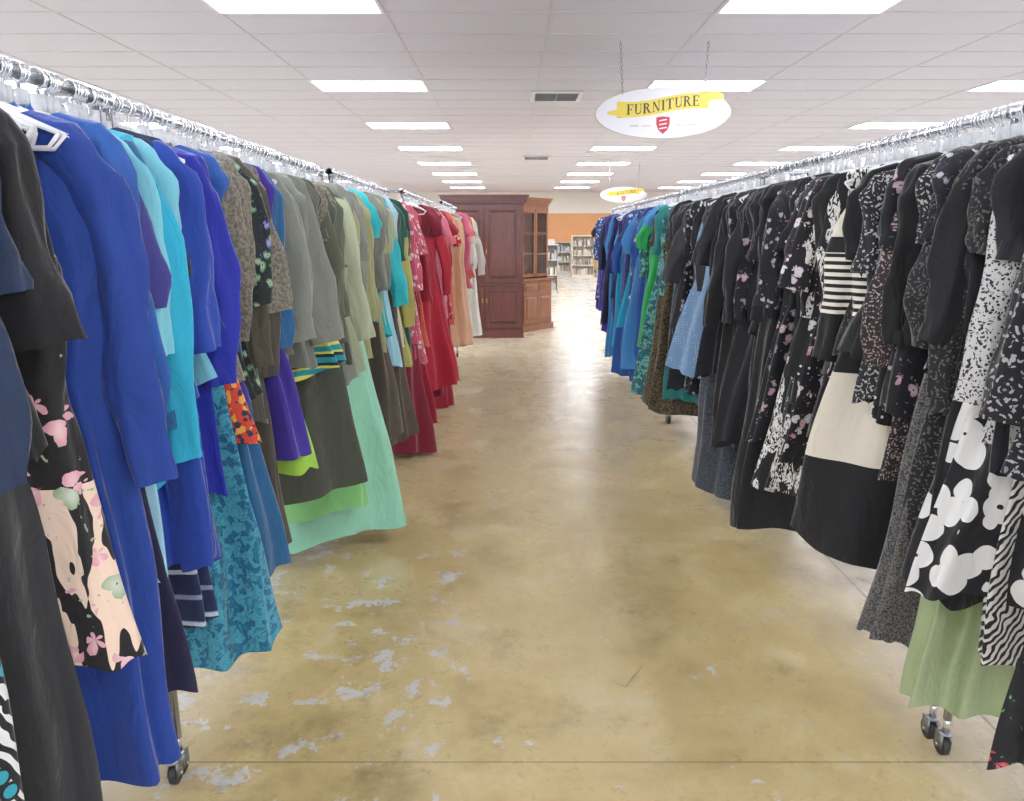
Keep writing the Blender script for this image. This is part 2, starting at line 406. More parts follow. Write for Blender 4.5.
def garment_mesh(b, hem, hw=.21, hemhw=.24, th=.035, sleeve='n', slen=.5, seed=0, neck=.110, nu=104, nv=54,
                 m=0, msl=0, fold=1.0, srad=.05, hanger_on=True, nf=None, sout=0.0, collar=None):
    """local coords: z=0 rail, lx>0 toward aisle."""
    rs = np.random.RandomState(seed)
    L = RZ-hem-neck
    tt = np.linspace(0, 2*np.pi, nu, endpoint=False)
    zz = np.concatenate([np.linspace(0, .07, 6), np.linspace(.1, L, nv-6)])
    kx = [0, .012, .05, .085, .24, min(.46, L*.7), L]
    w = [.070, .078, .165, .195, hw, hw*.90, hemhw]
    d = [.022, .022, .022, .024, th*.8, th, th*1.3]
    W = np.interp(zz, kx, w); D = np.interp(zz, kx, d)
    T, Z = np.meshgrid(tt, zz); W = W[:, None]; D = D[:, None]
    amp = fold*.019*sstep(Z, .08, .7)+.003
    ph = rs.uniform(0, 6.28, 12); n1 = nf or rs.randint(7, 12)
    ridge = 1-2*np.abs(np.sin((n1*T+ph[0]+1.1*Z+.5*np.sin(2*T+ph[8]))/2))**1.2
    disp = amp*(ridge*.9+.55*np.sin((n1-4)*T+ph[1]-2.2*Z)+.5*np.sin(3*T+ph[2]+3*Z))
    disp += .006*np.sin(28*Z+4*T+ph[3]+2*np.sin(3*T))*sstep(Z, .04, .15)*(1-sstep(Z, .3, .7))
    cx = np.cos(T); sy = np.sin(T)
    x = (W+disp*.8)*np.sign(cx)*np.abs(cx)**.85
    y = D*np.sign(sy)*np.abs(sy)**.8+disp*sy*1.1
    s = sstep(Z, .1, L)
    y += s*.028*np.sin(x*14+ph[4]+2*Z)+.02*s*math.sin(ph[5])
    x += s*.02*math.sin(ph[6])+.008*np.sin(Z*9+ph[10])*s
    z = -neck-Z
    z -= .045*np.exp(-Z/.02)*(sy < 0)*np.abs(sy)
    z += .014*s*np.sin(2*T+ph[7])+s*.04*(x/.25)*math.sin(ph[9])+.006*s*np.sin(n1*T+ph[11])
    b.grid(np.stack([x, y, z], -1), m)
    if collar is None: collar = rs.rand() < .45
    if collar:
        cc, ss = np.cos(tt), np.sin(tt); R_ = []
        for ww, dd, dz in ((.070, .022, 0), (.062, .020, .026), (.070, .026, .030), (.098, .040, -.012), (.094, .036, -.014)):
            zc = -neck+dz-(.045*(ss < 0)*np.abs(ss))
            R_.append(np.stack([ww*cc, dd*ss, zc-(.02*np.abs(cc)*(dz < 0))], -1))
        b.grid(np.stack(R_), m)
    if sleeve != 'n':
        for sg in (1, -1):
            if sleeve == 's':
                P = [(.12, .035), (.175, .06), (.21, .12), (.226+sout, .13+slen*.5), (.230+sout, .1+slen)]
                Rr = [.018, .040, .052, srad*1.08, srad*1.1]; k = 22
            else:
                P = [(.12, .035), (.172, .06), (.205, .14), (.222+sout*.4, .3), (.230+sout*.8, .1+slen*.7), (.232+sout, .1+slen)]
                Rr = [.018, .038, .050, srad, srad*.92, srad*.78]; k = 36
            P = np.array(P); q = np.linspace(0, len(P)-1, k)
            px = np.interp(q, range(len(P)), P[:, 0]); pz = np.interp(q, range(len(P)), P[:, 1]); rr = np.interp(q, range(len(P)), Rr)
            n = 32; ta = np.linspace(0, 2*np.pi, n, endpoint=False)
            TT, Q = np.meshgrid(ta, q)
            f = 1+.14*(1-2*np.abs(np.sin((4*TT+ph[0]+Q*.9)/2)))*np.minimum(Q, 1)+.10*np.sin(3*TT-Q*2.2+ph[2])+.06*np.sin(Q*7+2*TT+ph[4])*np.minimum(Q, 1)
            gx = (px[:, None]+np.cos(TT)*rr[:, None]*f*.9+.010*np.sin(Q*2.1+ph[5])*np.minimum(Q*.5, 1))*sg
            gy = np.sin(TT)*rr[:, None]*f*.5+.016*np.sin(Q*1.5+ph[3])-.01*(Q/len(P))
            gz = -(pz[:, None]+(neck-.045))+np.cos(TT)*rr[:, None]*np.where(Q < 1.5, .35, 0.15)
            b.grid(np.stack([gx, gy, gz], -1), msl)
            inner = np.stack([gx[-1].mean()+(gx[-1]-gx[-1].mean())*.8, gy[-1]*.8, gz[-1]+.04], -1)
            b.grid(np.stack([np.stack([gx[-1], gy[-1], gz[-1]], -1), inner]), msl)
    if hanger_on: hanger(b, seed)

C = {}
def cm(key, *a, **k):
    if key not in C: C[key] = cloth(key, *a, **k)
    return C[key]
navy = cm('navy', '#1a2944'); black = cm('black', '#121216'); black2 = cm('soft_black', '#191a20'); char = cm('charcoal', '#2f3034')
royal = cm('royal', '#183688'); royal2 = cm('cobalt', '#1c3a96'); bright = cm('bright_blue', '#182494'); aqua = cm('aqua', '#6cb8cc')
turq = cm('turquoise', '#22a0c4'); violet = cm('violet', '#323278'); plum = cm('plum', '#201e3a'); cyanp = cm('pale_cyan', '#98cce0')
steelb = cm('steel_blue', '#205482'); purple = cm('purple', '#392888'); olbrown = cm('olive_brown', '#433f35')
grayol = cm('gray_olive', '#75786f'); lime = cm('lime', '#93c43e'); olive = cm('olive', '#525647'); dkolive = cm('dark_olive', '#3e4238')
mint = cm('mint', '#88caac', rough=.45); ylime = cm('spring_green', '#76b86e'); sage = cm('sage', '#a6ae90'); khaki = cm('khaki', '#98976a')
teal2 = cm('aqua_teal', '#28aeb8'); mustard = cm('mustard', '#aaa358'); dkgreen = cm('forest', '#1b4d3f'); brown = cm('brown', '#483e36')
maroon = cm('maroon', '#721729'); red = cm('red', '#aa1f31'); red2 = cm('crimson', '#8e152a'); pink = cm('pink', '#d2667e'); coral = cm('coral', '#d86052')
orange = cm('orange', '#dc8050'); peach = cm('peach', '#e0ac88'); white = cm('white', '#dcd8ce'); cream = cm('cream', '#d6ccb4')
dgray = cm('dark_denim', '#31363f', 'speckle', '#474c57', scale=90); denim = cm('light_denim', '#6c8fb8', 'dots', '#a4bad2', scale=70, thr=.25)
green = cm('kelly_green', '#1e984c'); skyb = cm('sky_blue', '#367ebe'); midb = cm('mid_blue', '#224c98'); ind = cm('indigo', '#252560')
satin = cm('satin_sage', '#8f9f74', rough=.3); tealsk = cm('green_teal', '#1a6e6d')
geo = cm('geo_teal', '#dcdfe0', 'zebra', '#15171c', '#2a93a8', scale=15, thr=.3)
florcream = cm('floral_cream', '#17161a', 'floral', '#d898a8', '#93a888', scale=17, thr=.42, stops=[(.72, 1.2, 'fcream')])
navystr = cm('navy_white_stripe', '#1b2348', 'hstripe', '#7b89ac', '#b6c2d4', scale=90, thr=1.15)
tealpat = cm('teal_pattern', '#1b6c8a', 'tie', '#4498b0', '#0e4c70', scale=30)
multi = cm('multi_warm', '#c23828', 'cells', '#dc963a', '#2a2a3c', scale=70)
blkpat = cm('black_pattern', '#1b1d21', 'floral', '#377848', '#444fa8', scale=34, thr=.4)
tweed = cm('tweed', '#7b7467', 'speckle', '#544f46', scale=120)
strp = cm('stripe_teal', '#1d8a9a', 'hstripe', '#cfd25a', '#191a22', scale=150)
bwpat = cm('bw_pattern', '#1c1c22', 'paisley', '#d8d6d6', scale=26)
pinkpat = cm('pink_pattern', '#c45069', 'floral', '#e4c4c4', '#3a2430', scale=30, thr=.4)
redpat = cm('red_pattern', '#a01a34', 'floral', '#d89c94', '#50202c', scale=26, thr=.4)
paisley = cm('paisley_black', '#141419', 'paisley', '#a09da4', '#77747e', scale=17, thr=.35)
paisley2 = cm('paisley_grey', '#1c1d23', 'paisley', '#b0acae', '#8c8c94', scale=22, seed=3, thr=.3)
dotsw = cm('dots_white', '#bcbaba', 'paisley', '#222228', '#3c3c44', scale=26, thr=-.35)
abstr = cm('abstract_bw', '#131318', 'blobs', '#dad9d8', scale=13, thr=.50)
redflor = cm('black_red_floral', '#141418', 'floral', '#b83444', '#5a8a5c', scale=20, thr=.4)
zebra = cm('zebra', '#17171b', 'zebra', '#d4d1cc', scale=24, thr=.3)
orr = cm('orange_red', '#b03e32', 'speckle', '#cc7058', scale=60)
lace = cm('lace', '#17171c', 'paisley', '#585454', '#77716f', scale=24, thr=.3)
gdots = cm('gray_dots', '#26262a', 'speckle', '#646260', scale=190)
coat = cm('banded_coat', '#121216', stops=[(.15, .31, '#d8cfbe'), (.36, .56, 'stripes'), (.74, 1.03, '#d8cfbe')])
pgrey = cm('pink_grey', '#242328', 'paisley', '#a88e8a', '#84808a', scale=26, seed=5, thr=.1)
bflor = cm('black_floral', '#141419', 'floral', '#a88494', '#5c6470', scale=20, thr=.34)
polka = cm('polka', '#141419', 'dots', '#d0d0d2', scale=36, thr=.17)
leaf = cm('leaf_bw', '#151519', 'leaf', '#d6d4d0', scale=24, thr=.6)
wflor = cm('white_floral', '#15151a', 'floral', '#c8c2c8', '#b07c88', scale=22, thr=.42)
sflor = cm('small_floral', '#181820', 'floral', '#9394a2', '#555668', scale=36, thr=.34)
animal = cm('animal_brown', '#5c5038', 'speckle', '#1f1c1a', scale=80)
tealanim = cm('teal_print', '#1c7c82', 'tie', '#203038', '#6cb4ac', scale=22)
bluepat = cm('blue_print', '#224080', 'floral', '#acbcd0', '#162848', scale=28, thr=.36)

def P(name, side, ye, hem, mat, hw=.205, hemhw=.24, yaw=21, dx=0.0, **k):
    seed = int(abs(ye)*1000) % 99991 + (7 if side == 'R' else 0)
    b = MB(); garment_mesh(b, hem, hw=hw, hemhw=hemhw, seed=seed, **k)
    r_ = random.Random(seed); a = math.radians(yaw+r_.uniform(-7, 7))
    y = ye-.25*math.sin(a); x = railx(side, y)
    rot = a if side == 'L' else math.pi-a
    x += dx if side == 'L' else -dx
    k_ = .4 if ye < 1.6 else 1.0
    return b.obj(name, [mat, wire, plastic], True, loc=(x, y, RZ), rot=(k_*r_.uniform(-.02, .02), k_*r_.uniform(-.035, .035), rot))

# ---- left row, near to far
P('navy_cardigan', 'L', .985, 1.12, navy, hw=.19, hemhw=.20, sleeve='l', slen=.48, srad=.045)
P('geometric_print_dress', 'L', 1.03, .25, geo, hw=.19, hemhw=.235, fold=.8)
P('black_kimono_blouse', 'L', 1.13, 1.20, black, hw=.19, hemhw=.19, sleeve='s', slen=.30, srad=.054)
P('floral_dress', 'L', 1.225, .77, florcream, hw=.225, hemhw=.275, fold=.6, th=.04)
P('charcoal_dress', 'L', 1.235, .28, char, hw=.17, hemhw=.175, fold=.7)
P('royal_blue_dress', 'L', 1.38, .40, royal, hw=.205, hemhw=.25, sleeve='l', slen=.60, srad=.055, sout=.03, th=.045)
P('violet_blouse', 'L', 1.44, 1.16, violet, hw=.2, hemhw=.2, sleeve='s', slen=.28, srad=.048)
P('aqua_blouse', 'L', 1.49, 1.12, aqua, hw=.2, hemhw=.21, sleeve='s', slen=.38, srad=.052, fold=1.3)
P('plum_skirt_dress', 'L', 1.50, .48, plum, hw=.17, hemhw=.225)
P('turquoise_tunic', 'L', 1.55, .92, turq, hw=.19, hemhw=.21, sleeve='l', slen=.62, srad=.045, sout=.015)
P('pale_cyan_dress', 'L', 1.52, .80, cyanp, hw=.17, hemhw=.19)
P('cobalt_ruffle_dress', 'L', 1.68, .74, royal2, hw=.21, hemhw=.24, sleeve='s', slen=.40, srad=.06, fold=1.9, nf=12)
P('striped_navy_dress', 'L', 1.71, .53, navystr, hw=.18, hemhw=.22)
P('bright_blue_long_dress', 'L', 1.87, .84, bright, hw=.20, hemhw=.23, sleeve='l', slen=.50, srad=.052, th=.05)
P('teal_print_skirt', 'L', 1.90, .36, tealpat, hw=.18, hemhw=.25, fold=1.1, th=.05, yaw=26)
P('multicolor_blouse', 'L', 1.97, .92, multi, hw=.18, hemhw=.215)
P('steel_blue_dress', 'L', 2.09, .50, steelb, hw=.19, hemhw=.245)
P('dark_print_blouse', 'L', 2.10, 1.05, blkpat, hw=.20, hemhw=.22, sleeve='s', slen=.34)
P('tweed_jacket', 'L', 2.22, 1.20, tweed, hw=.205, hemhw=.21, sleeve='s', slen=.36, srad=.055)
P('olive_brown_dress', 'L', 2.24, .50, olbrown, hw=.18, hemhw=.22)
P('purple_dress', 'L', 2.36, .80, purple, hw=.19, hemhw=.27, th=.06)
P('lime_green_dress', 'L', 2.46, .74, lime, hw=.18, hemhw=.255)
P('gray_shirt', 'L', 2.48, 1.10, grayol, hw=.21, hemhw=.22, sleeve='s', slen=.48, srad=.065, th=.05, sout=.015, collar=True)
P('gray_jacket', 'L', 2.68, 1.04, grayol, hw=.21, hemhw=.23, sleeve='s', slen=.52, srad=.068, th=.06, sout=.03, collar=True)
P('striped_teal_blouse', 'L', 2.80, .96, strp, hw=.2, hemhw=.28)
P('olive_jacket', 'L', 2.98, 1.05, olive, hw=.21, hemhw=.23, sleeve='l', slen=.46, srad=.055, sout=.02, collar=True)
P('dark_olive_flared_dress', 'L', 3.08, .42, dkolive, hw=.20, hemhw=.33, th=.08, fold=1.3, yaw=30)
P('sage_tunic', 'L', 3.26, .86, sage, hw=.21, hemhw=.25, sleeve='l', slen=.60, srad=.058, sout=.04)
P('spring_green_dress', 'L', 3.28, .24, ylime, hw=.17, hemhw=.28, th=.06)
P('mint_green_gown', 'L', 3.55, .07, mint, hw=.18, hemhw=.36, th=.10, fold=1.5, yaw=30)
P('khaki_cardigan', 'L', 3.70, .92, khaki, hw=.21, hemhw=.25, sleeve='l', slen=.55, sout=.04, srad=.055)
P('olive_brown_long_dress', 'L', 3.95, .42, brown, hw=.2, hemhw=.27, th=.06)
P('turquoise_dress', 'L', 4.12, .92, teal2, hw=.21, hemhw=.25, sleeve='l', slen=.52, sout=.05, srad=.06)
P('brown_skirt_dress', 'L', 4.40, .26, brown, hw=.2, hemhw=.28, th=.07)
P('mustard_tunic', 'L', 4.72, .68, mustard, hw=.21, hemhw=.28, sleeve='l', slen=.7, sout=.05, srad=.06, th=.07)
P('forest_green_dress', 'L', 4.5, .8, dkgreen, hw=.21, hemhw=.24, sleeve='s', slen=.3)
# ---- right row
P('black_paisley_dress', 'R', 1.33, .62, paisley, hw=.205, hemhw=.235, sleeve='l', slen=.5, srad=.055)
P('black_red_floral_dress', 'R', 1.40, .46, redflor, hw=.19, hemhw=.235)
P('paisley_kimono', 'R', 1.50, 1.02, paisley, hw=.21, hemhw=.235, sleeve='s', slen=.52, srad=.060)
P('print_blouse', 'R', 1.62, 1.05, dotsw, hw=.20, hemhw=.22, sleeve='s', slen=.5, srad=.046, sout=.015)
P('abstract_print_dress', 'R', 1.72, .66, abstr, hw=.19, hemhw=.255, th=.045, yaw=20)
P('zebra_print_dress', 'R', 1.66, .52, zebra, hw=.18, hemhw=.19)
P('coral_cardigan', 'R', 1.655, 1.18, orr, hw=.215, hemhw=.222)
P('sage_satin_gown', 'R', 1.79, .27, satin, hw=.16, hemhw=.225, th=.06, fold=1.3, yaw=24)
P('black_long_dress', 'R', 1.80, .60, black, hw=.20, hemhw=.215, sleeve='l', slen=.4, srad=.050)
P('black_lace_dress', 'R', 1.92, .66, lace, hw=.205, hemhw=.25, sleeve='l', slen=.42, srad=.052)
P('gray_dotted_skirt', 'R', 1.97, .34, gdots, hw=.18, hemhw=.25, th=.05)
P('pink_gray_print_tunic', 'R', 2.11, .80, pgrey, hw=.20, hemhw=.235, sleeve='l', slen=.5, srad=.048, sout=.02)
P('polka_dot_dress', 'R', 2.20, .95, polka, hw=.2, hemhw=.20)
P('banded_coat', 'R', 2.44, .44, coat, hw=.22, hemhw=.33, th=.06, yaw=34, fold=.7, sleeve='l', slen=.55, sout=.05, srad=.055)
P('white_floral_dress', 'R', 2.66, .66, wflor, hw=.21, hemhw=.27, sleeve='s', slen=.33, srad=.055, sout=.04)
P('polka_dot_tunic', 'R', 2.74, .98, polka, hw=.2, hemhw=.22, sleeve='s', slen=.2, sout=.02)
P('leaf_print_dress', 'R', 2.82, .46, leaf, hw=.2, hemhw=.30, sleeve='s', slen=.2, th=.05, yaw=30)
P('black_floral_skirt_dress', 'R', 2.97, .68, bflor, hw=.2, hemhw=.27)
P('small_floral_dress', 'R', 3.02, .95, sflor, hw=.21, hemhw=.25, sleeve='s', slen=.42, sout=.03)
P('black_gown', 'R', 3.20, .24, black, hw=.22, hemhw=.31, th=.08, sleeve='l', slen=.5, srad=.055, fold=1.3)
P('black_evening_dress', 'R', 3.45, .50, black2, hw=.21, hemhw=.28, sleeve='l', slen=.55, sout=.03, th=.06)
P('black_coat', 'R', 3.75, .44, black, hw=.22, hemhw=.28, sleeve='l', slen=.6, sout=.05, srad=.058, th=.07, collar=True)
P('black_tunic_dress', 'R', 3.98, .78, black2, hw=.21, hemhw=.25, sleeve='s', slen=.3, sout=.04)
P('dark_denim_dress', 'R', 4.12, .06, dgray, hw=.2, hemhw=.29, th=.07, yaw=28)
P('light_denim_dress', 'R', 4.30, .68, denim, hw=.23, hemhw=.33, th=.09)
P('charcoal_jacket', 'R', 4.55, 1.0, char, hw=.22, hemhw=.25, sleeve='l', slen=.42, sout=.09, srad=.07, collar=True)

def F(name, side, y0, y1, pal, step, lo=(.5, 1.1), seed=1, wide=0.0, lowres=False, xoff=0.0):
    rs = random.Random(seed); y = y0; mats = []; b = MB()
    while y < y1:
        m = rs.choice(pal)
        if m not in mats: mats.append(m)
        g = MB(); sl = rs.choice(['n', 's', 'l', 's'])
        garment_mesh(g, rs.uniform(*lo), hw=rs.uniform(.17, .195)+wide*.3, hemhw=rs.uniform(.17, .21)+wide*rs.random(), th=rs.uniform(.025, .038),
                     sleeve=sl, slen=rs.uniform(.15, .3) if sl == 's' else rs.uniform(.4, .55), seed=rs.randint(0, 9999), srad=.042,
                     neck=rs.uniform(.095, .130), nu=52 if not lowres else 28, nv=28 if not lowres else 14, fold=1.0, sout=-.02+wide*rs.random(),
                     m=100+mats.index(m), msl=100+mats.index(m), hanger_on=True)
        a = math.radians(rs.uniform(8, 30)); ro = a if side == 'L' else math.pi-a
        x = railx(side, y)+(xoff if side == 'L' else -xoff); ca, sa = math.cos(ro), math.sin(ro)
        V = np.array(g.v); V[:, 0] += V[:, 2]*rs.uniform(-.03, .03)
        W = V.copy(); W[:, 0] = V[:, 0]*ca-V[:, 1]*sa+x; W[:, 1] = V[:, 0]*sa+V[:, 1]*ca+y; W[:, 2] += RZ
        o = len(b.v); b.v.extend(map(tuple, W.tolist())); b.f.extend([tuple(i+o for i in f) for f in g.f]); b.mi.extend(g.mi)
        y += step*rs.uniform(.7, 1.3)
    nm = len(mats)
    b.mi = [(i-100 if i >= 100 else nm+i-1) for i in b.mi]
    b.obj(name, mats+[wire, plastic], True)
F('assorted_dark_dresses', 'L', .55, 1.04, [navy, black, char, black2, navy], .07, (1.18, 1.35), 3)
F('assorted_blue_blouses', 'L', 1.36, 1.9, [royal, navy, bright, midb, aqua, cyanp, violet, steelb], .055, (1.0, 1.3), 4)
F('assorted_teal_purple_blouses', 'L', 1.92, 2.3, [purple, tweed, blkpat, olbrown, tweed, steelb], .06, (.95, 1.2), 5)
F('assorted_olive_tops', 'L', 2.35, 3.2, [grayol, olive, dkolive, tweed, grayol, khaki], .075, (.85, 1.15), 6)
F('assorted_green_tops', 'L', 3.22, 4.3, [sage, khaki, dkgreen, sage, teal2, grayol, olive, cyanp], .08, (.7, 1.05), 7, wide=.03)
F('assorted_mustard_print_tops', 'L', 4.35, 4.75, [mustard, brown, bwpat, cream, dkgreen], .08, (.6, 1.0), 8, wide=.04)
F('assorted_print_blouses', 'L', 4.78, 5.3, [bwpat, pinkpat, black, pinkpat], .1, (.6, .95), 9, wide=.10)
F('assorted_red_dresses', 'L', 5.25, 7.2, [red, red2, maroon, pinkpat, pink, redpat, coral, pink], .1, (.12, 1.0), 10, wide=.08)
F('assorted_coral_dresses', 'L', 7.1, 8.2, [peach, coral, peach, coral, orange, cream, pink], .1, (.35, 1.0), 11, wide=.08)
F('assorted_white_blouses', 'L', 8.15, 9.05, [white, cream, white, white], .09, (.3, .95), 12, wide=.08)
P('maroon_gown', 'L', 4.98, .05, maroon, hw=.2, hemhw=.36, th=.11, fold=1.6, yaw=25, dx=.02)
P('wine_red_dress', 'L', 5.3, .15, red2, hw=.22, hemhw=.34, th=.09, fold=1.3, sleeve='l', slen=.6, sout=.08)
P('red_long_dress', 'L', 5.75, .30, red, hw=.23, hemhw=.32, th=.09, sleeve='l', slen=.6, sout=.08)
P('pink_print_dress', 'L', 4.9, .75, pinkpat, hw=.22, hemhw=.3, th=.07, sleeve='l', slen=.5, sout=.07)
P('crimson_gown', 'L', 6.4, .05, red2, hw=.22, hemhw=.34, th=.10, fold=1.4)
P('ivory_dress', 'L', 8.9, .35, white, hw=.26, hemhw=.36, th=.09, sleeve='l', slen=.6, sout=.12, yaw=8)
F('assorted_black_dresses', 'R', .8, 1.5, [black, black2, paisley, black, char], .08, (1.0, 1.25), 21)
F('assorted_monochrome_dresses', 'R', 1.55, 2.4, [black, black2, bflor, paisley2, sflor, lace], .065, (.95, 1.2), 22)
F('assorted_black_print_dresses', 'R', 2.45, 3.9, [black, black2, bflor, wflor, sflor, black, leaf], .08, (.6, 1.1), 23)
F('assorted_gray_dresses', 'R', 3.95, 5.0, [char, dgray, black, black2, sflor, black2], .09, (.5, 1.0), 24, wide=.03)
F('assorted_green_blue_dresses', 'R', 5.0, 6.0, [green, tealanim, animal, tealsk, char, skyb], .1, (.2, .9), 25, wide=.05)
F('assorted_blue_dresses', 'R', 6.0, 8.0, [skyb, midb, royal2, turq, bluepat, ind, midb], .1, (.1, .9), 26, wide=.06)
F('assorted_navy_dresses', 'R', 8.0, 9.5, [navy, ind, violet, bluepat, purple, plum], .1, (.2, .9), 27, wide=.06)
P('kelly_green_blouse', 'R', 5.75, .66, green, hw=.24, hemhw=.28, sleeve='s', slen=.25, sout=.07, th=.08)
P('animal_print_dress', 'R', 5.2, .25, animal, hw=.22, hemhw=.26, th=.06)
P('teal_print_long_dress', 'R', 5.5, .3, tealanim, hw=.22, hemhw=.31, th=.08)
P('sky_blue_dress', 'R', 6.6, .3, skyb, hw=.23, hemhw=.31, sleeve='s', slen=.3, sout=.06, th=.09)
P('blue_evening_dress', 'R', 7.3, .12, midb, hw=.23, hemhw=.32, sleeve='l', slen=.5, sout=.06, th=.09)
F('back_rail_clothes', 'L', .2, 8.9, [navy, char, olive, red, mustard, white, teal2], .16, (.5, 1.0), 31, lowres=True, xoff=-.58)
F('back_rail_clothes', 'R', .2, 9.4, [black, char, midb, green, white, purple, brown], .16, (.5, 1.0), 32, lowres=True, xoff=-.58)

def loose(name, side, ys, seed):
    rs = random.Random(seed); b = MB()
    for y in ys:
        g = MB(); hanger(g, 1, 0, 1, True)
        a = math.radians(rs.uniform(-35, 45)); ro = a if side == 'L' else math.pi-a
        V = np.array(g.v); W = V.copy(); ca, sa = math.cos(ro), math.sin(ro)
        W[:, 0] = V[:, 0]*ca-V[:, 1]*sa+railx(side, y); W[:, 1] = V[:, 0]*sa+V[:, 1]*ca+y; W[:, 2] += RZ
        o = len(b.v); b.v.extend(map(tuple, W.tolist())); b.f.extend([tuple(i+o for i in f) for f in g.f]); b.mi.extend(g.mi)
    b.obj(name, [wire, plastic], True)
loose('empty_clothes_hangers', 'L', [1.25+7.8*random.random()**1.5 for _ in range(190)], 1)
loose('empty_clothes_hangers', 'R', [1.4+8.0*random.random()**1.4 for _ in range(200)], 2)

# ------------------------------------------------------------------ wood furniture
def wood(name, c1, c2, rough=.3):
    t = NT(name); co = t.coord(scale=(6, 6, .7)); n = t.noise(co, 4, 6, .6, 1.0)
    t.l(t.ramp(n.outputs[0], [(.3, lin(c1)), (.7, lin(c2))]), t.b.inputs['Base Color'])
    t.b.inputs['Roughness'].default_value = rough; t.b.inputs['Coat Weight'].default_value = .2
    return t.m
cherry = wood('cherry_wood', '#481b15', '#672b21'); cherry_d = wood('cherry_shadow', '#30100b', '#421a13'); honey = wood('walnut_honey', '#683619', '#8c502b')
brass = simple('aged_brass', '#a88648', .35, 1)
glass = NT('cabinet_glass'); glass.b.inputs['Base Color'].default_value = (1, 1, 1, 1); glass.b.inputs['Roughness'].default_value = .02
glass.b.inputs['Transmission Weight'].default_value = 1; glass.b.inputs['IOR'].default_value = 1.25; glass = glass.m

b = MB(); w = .56; d = .6
b.box(-w, w, .02, d, .10, 1.93, 0)
b.box(-w-.015, w+.015, -.01, d, 0, .10, 0); b.box(-w-.005, w+.005, .0, d, .10, .13, 0)
b.box(-w-.01, w+.01, 0, d, .755, .79, 0)
for i, (z0, z1) in enumerate(((1.93, 1.955), (1.955, 1.985), (1.985, 2.02), (2.02, 2.045))):
    e = .01+.018*(i+1); b.box(-w-e, w+e, -e, d, z0, z1, 0)
for sx in (-1, 1):
    x0, x1 = (-.53, -.004) if sx < 0 else (.004, .53)
    for z0, z1 in ((.15, .74), (.81, 1.90)):
        b.box(x0, x1, -.002, .02, z0, z1, 0)
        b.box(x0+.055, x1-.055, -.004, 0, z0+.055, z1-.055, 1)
        b.bbox(x0+.068, x1-.068, -.018, .0, z0+.068, z1-.068, .03, 0)
    for z in (.55, 1.25):
        xh = sx*.03
        b.tube([(xh, -.002, z), (xh, -.02, z), (xh, -.028, z)], [.006, .006, .014], 2, n=10)
        b.box(xh-.008, xh+.008, -.006, -.002, z-.035, z+.035, 2)
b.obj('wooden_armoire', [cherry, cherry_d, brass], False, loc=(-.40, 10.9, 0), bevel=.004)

b = MB(); w = .375
b.box(-w-.02, w+.02, -.03, .42, 0, .09, 0); b.box(-w, w, 0, .40, .09, .78, 0); b.box(-w-.03, w+.03, -.04, .43, .78, .82, 0)
b.box(-w+.03, w-.03, .36, .38, .82, 1.92, 0)
b.box(-w+.03, -w+.06, .06, .38, .82, 1.92, 0); b.box(w-.06, w-.03, .06, .38, .82, 1.92, 0)
b.box(-w+.03, w-.03, .06, .38, 1.88, 1.93, 0)
for i in range(4):
    e = .015*i; b.box(-w+.03-e, w-.03+e, .05-e, .39, 1.93+.03*i, 1.96+.03*i, 0)
for sx in (-1, 1):
    x0, x1 = (-w+.02, -.004) if sx < 0 else (.004, w-.02)
    b.box(x0, x1, -.015, 0, .60, .76, 0); b.bbox(x0+.03, x1-.03, -.026, -.01, .63, .73, .015, 0)
    b.box(x0, x1, -.015, 0, .12, .58, 0); b.bbox(x0+.05, x1-.05, -.03, -.01, .17, .53, .025, 0)
    b.tube([((x0+x1)/2, -.02, .68), ((x0+x1)/2, -.045, .68)], .012, 1)
    u0, u1 = (-w+.05, -.003) if sx < 0 else (.003, w-.05)
    b.box(u0, u0+.04, .045, .06, .84, 1.88, 0); b.box(u1-.04, u1, .045, .06, .84, 1.88, 0)
    b.box(u0, u1, .045, .06, .84, .89, 0); b.box(u0, u1, .045, .06, 1.82, 1.88, 0)
    b.box(u0+.04, u1-.04, .05, .054, .89, 1.82, 2)
    for z in (1.2, 1.5): b.box(u0+.04, u1-.04, .045, .05, z-.008, z+.008, 0)
for z in (1.18, 1.52): b.box(-w+.06, w-.06, .08, .36, z, z+.015, 0)
cx, cy, an = .25, 11.98, math.radians(50)
nrm = Vector((math.sin(an), -math.cos(an), 0))
b.obj('china_hutch', [honey, brass, glass], False, loc=(cx+nrm.x*.2, cy+nrm.y*.2, 0), rot=(0, 0, an), bevel=.004)

bookcols = [simple('book_%d' % i, h, .6) for i, h in enumerate(['#b08478', '#a6acb2', '#d8cfb8', '#aeb0a4', '#c9b08c', '#a8a4a4', '#c8cac8'])]
shelf_w = simple('shelf_laminate', '#dccfb8', .5); shelf_g = simple('shelf_gray_metal', '#bfbdb8', .45)
def shelf(name, x, y, w, h, d, mat, seed, rot=0):
    rs = random.Random(seed); b = MB()
    b.box(-w/2, -w/2+.02, 0, d, 0, h); b.box(w/2-.02, w/2, 0, d, 0, h); b.box(-w/2, w/2, d-.01, d, 0, h)
    n = int(h/.34)
    for k in range(n+1):
        z = .06+k*(h-.08)/n; b.box(-w/2+.02, w/2-.02, 0, d-.01, z-.01, z+.01)
        if k < n:
            q = -w/2+.03
            while q < w/2-.07:
                bw = rs.uniform(.02, .05); b.box(q, q+bw, .03, .03+d*.6, z+.011, z+rs.uniform(.17, .26), 1+rs.randint(0, 6)); q += bw+rs.choice([.002, .002, .05])
    b.box(-w/2, w/2, 0, d, 0, .05)
    b.obj(name, [mat]+bookcols, False, loc=(x, y, 0), rot=(0, 0, rot))
shelf('bookcase', 2.55, 27, .8, 1.45, .35, shelf_w, 1)
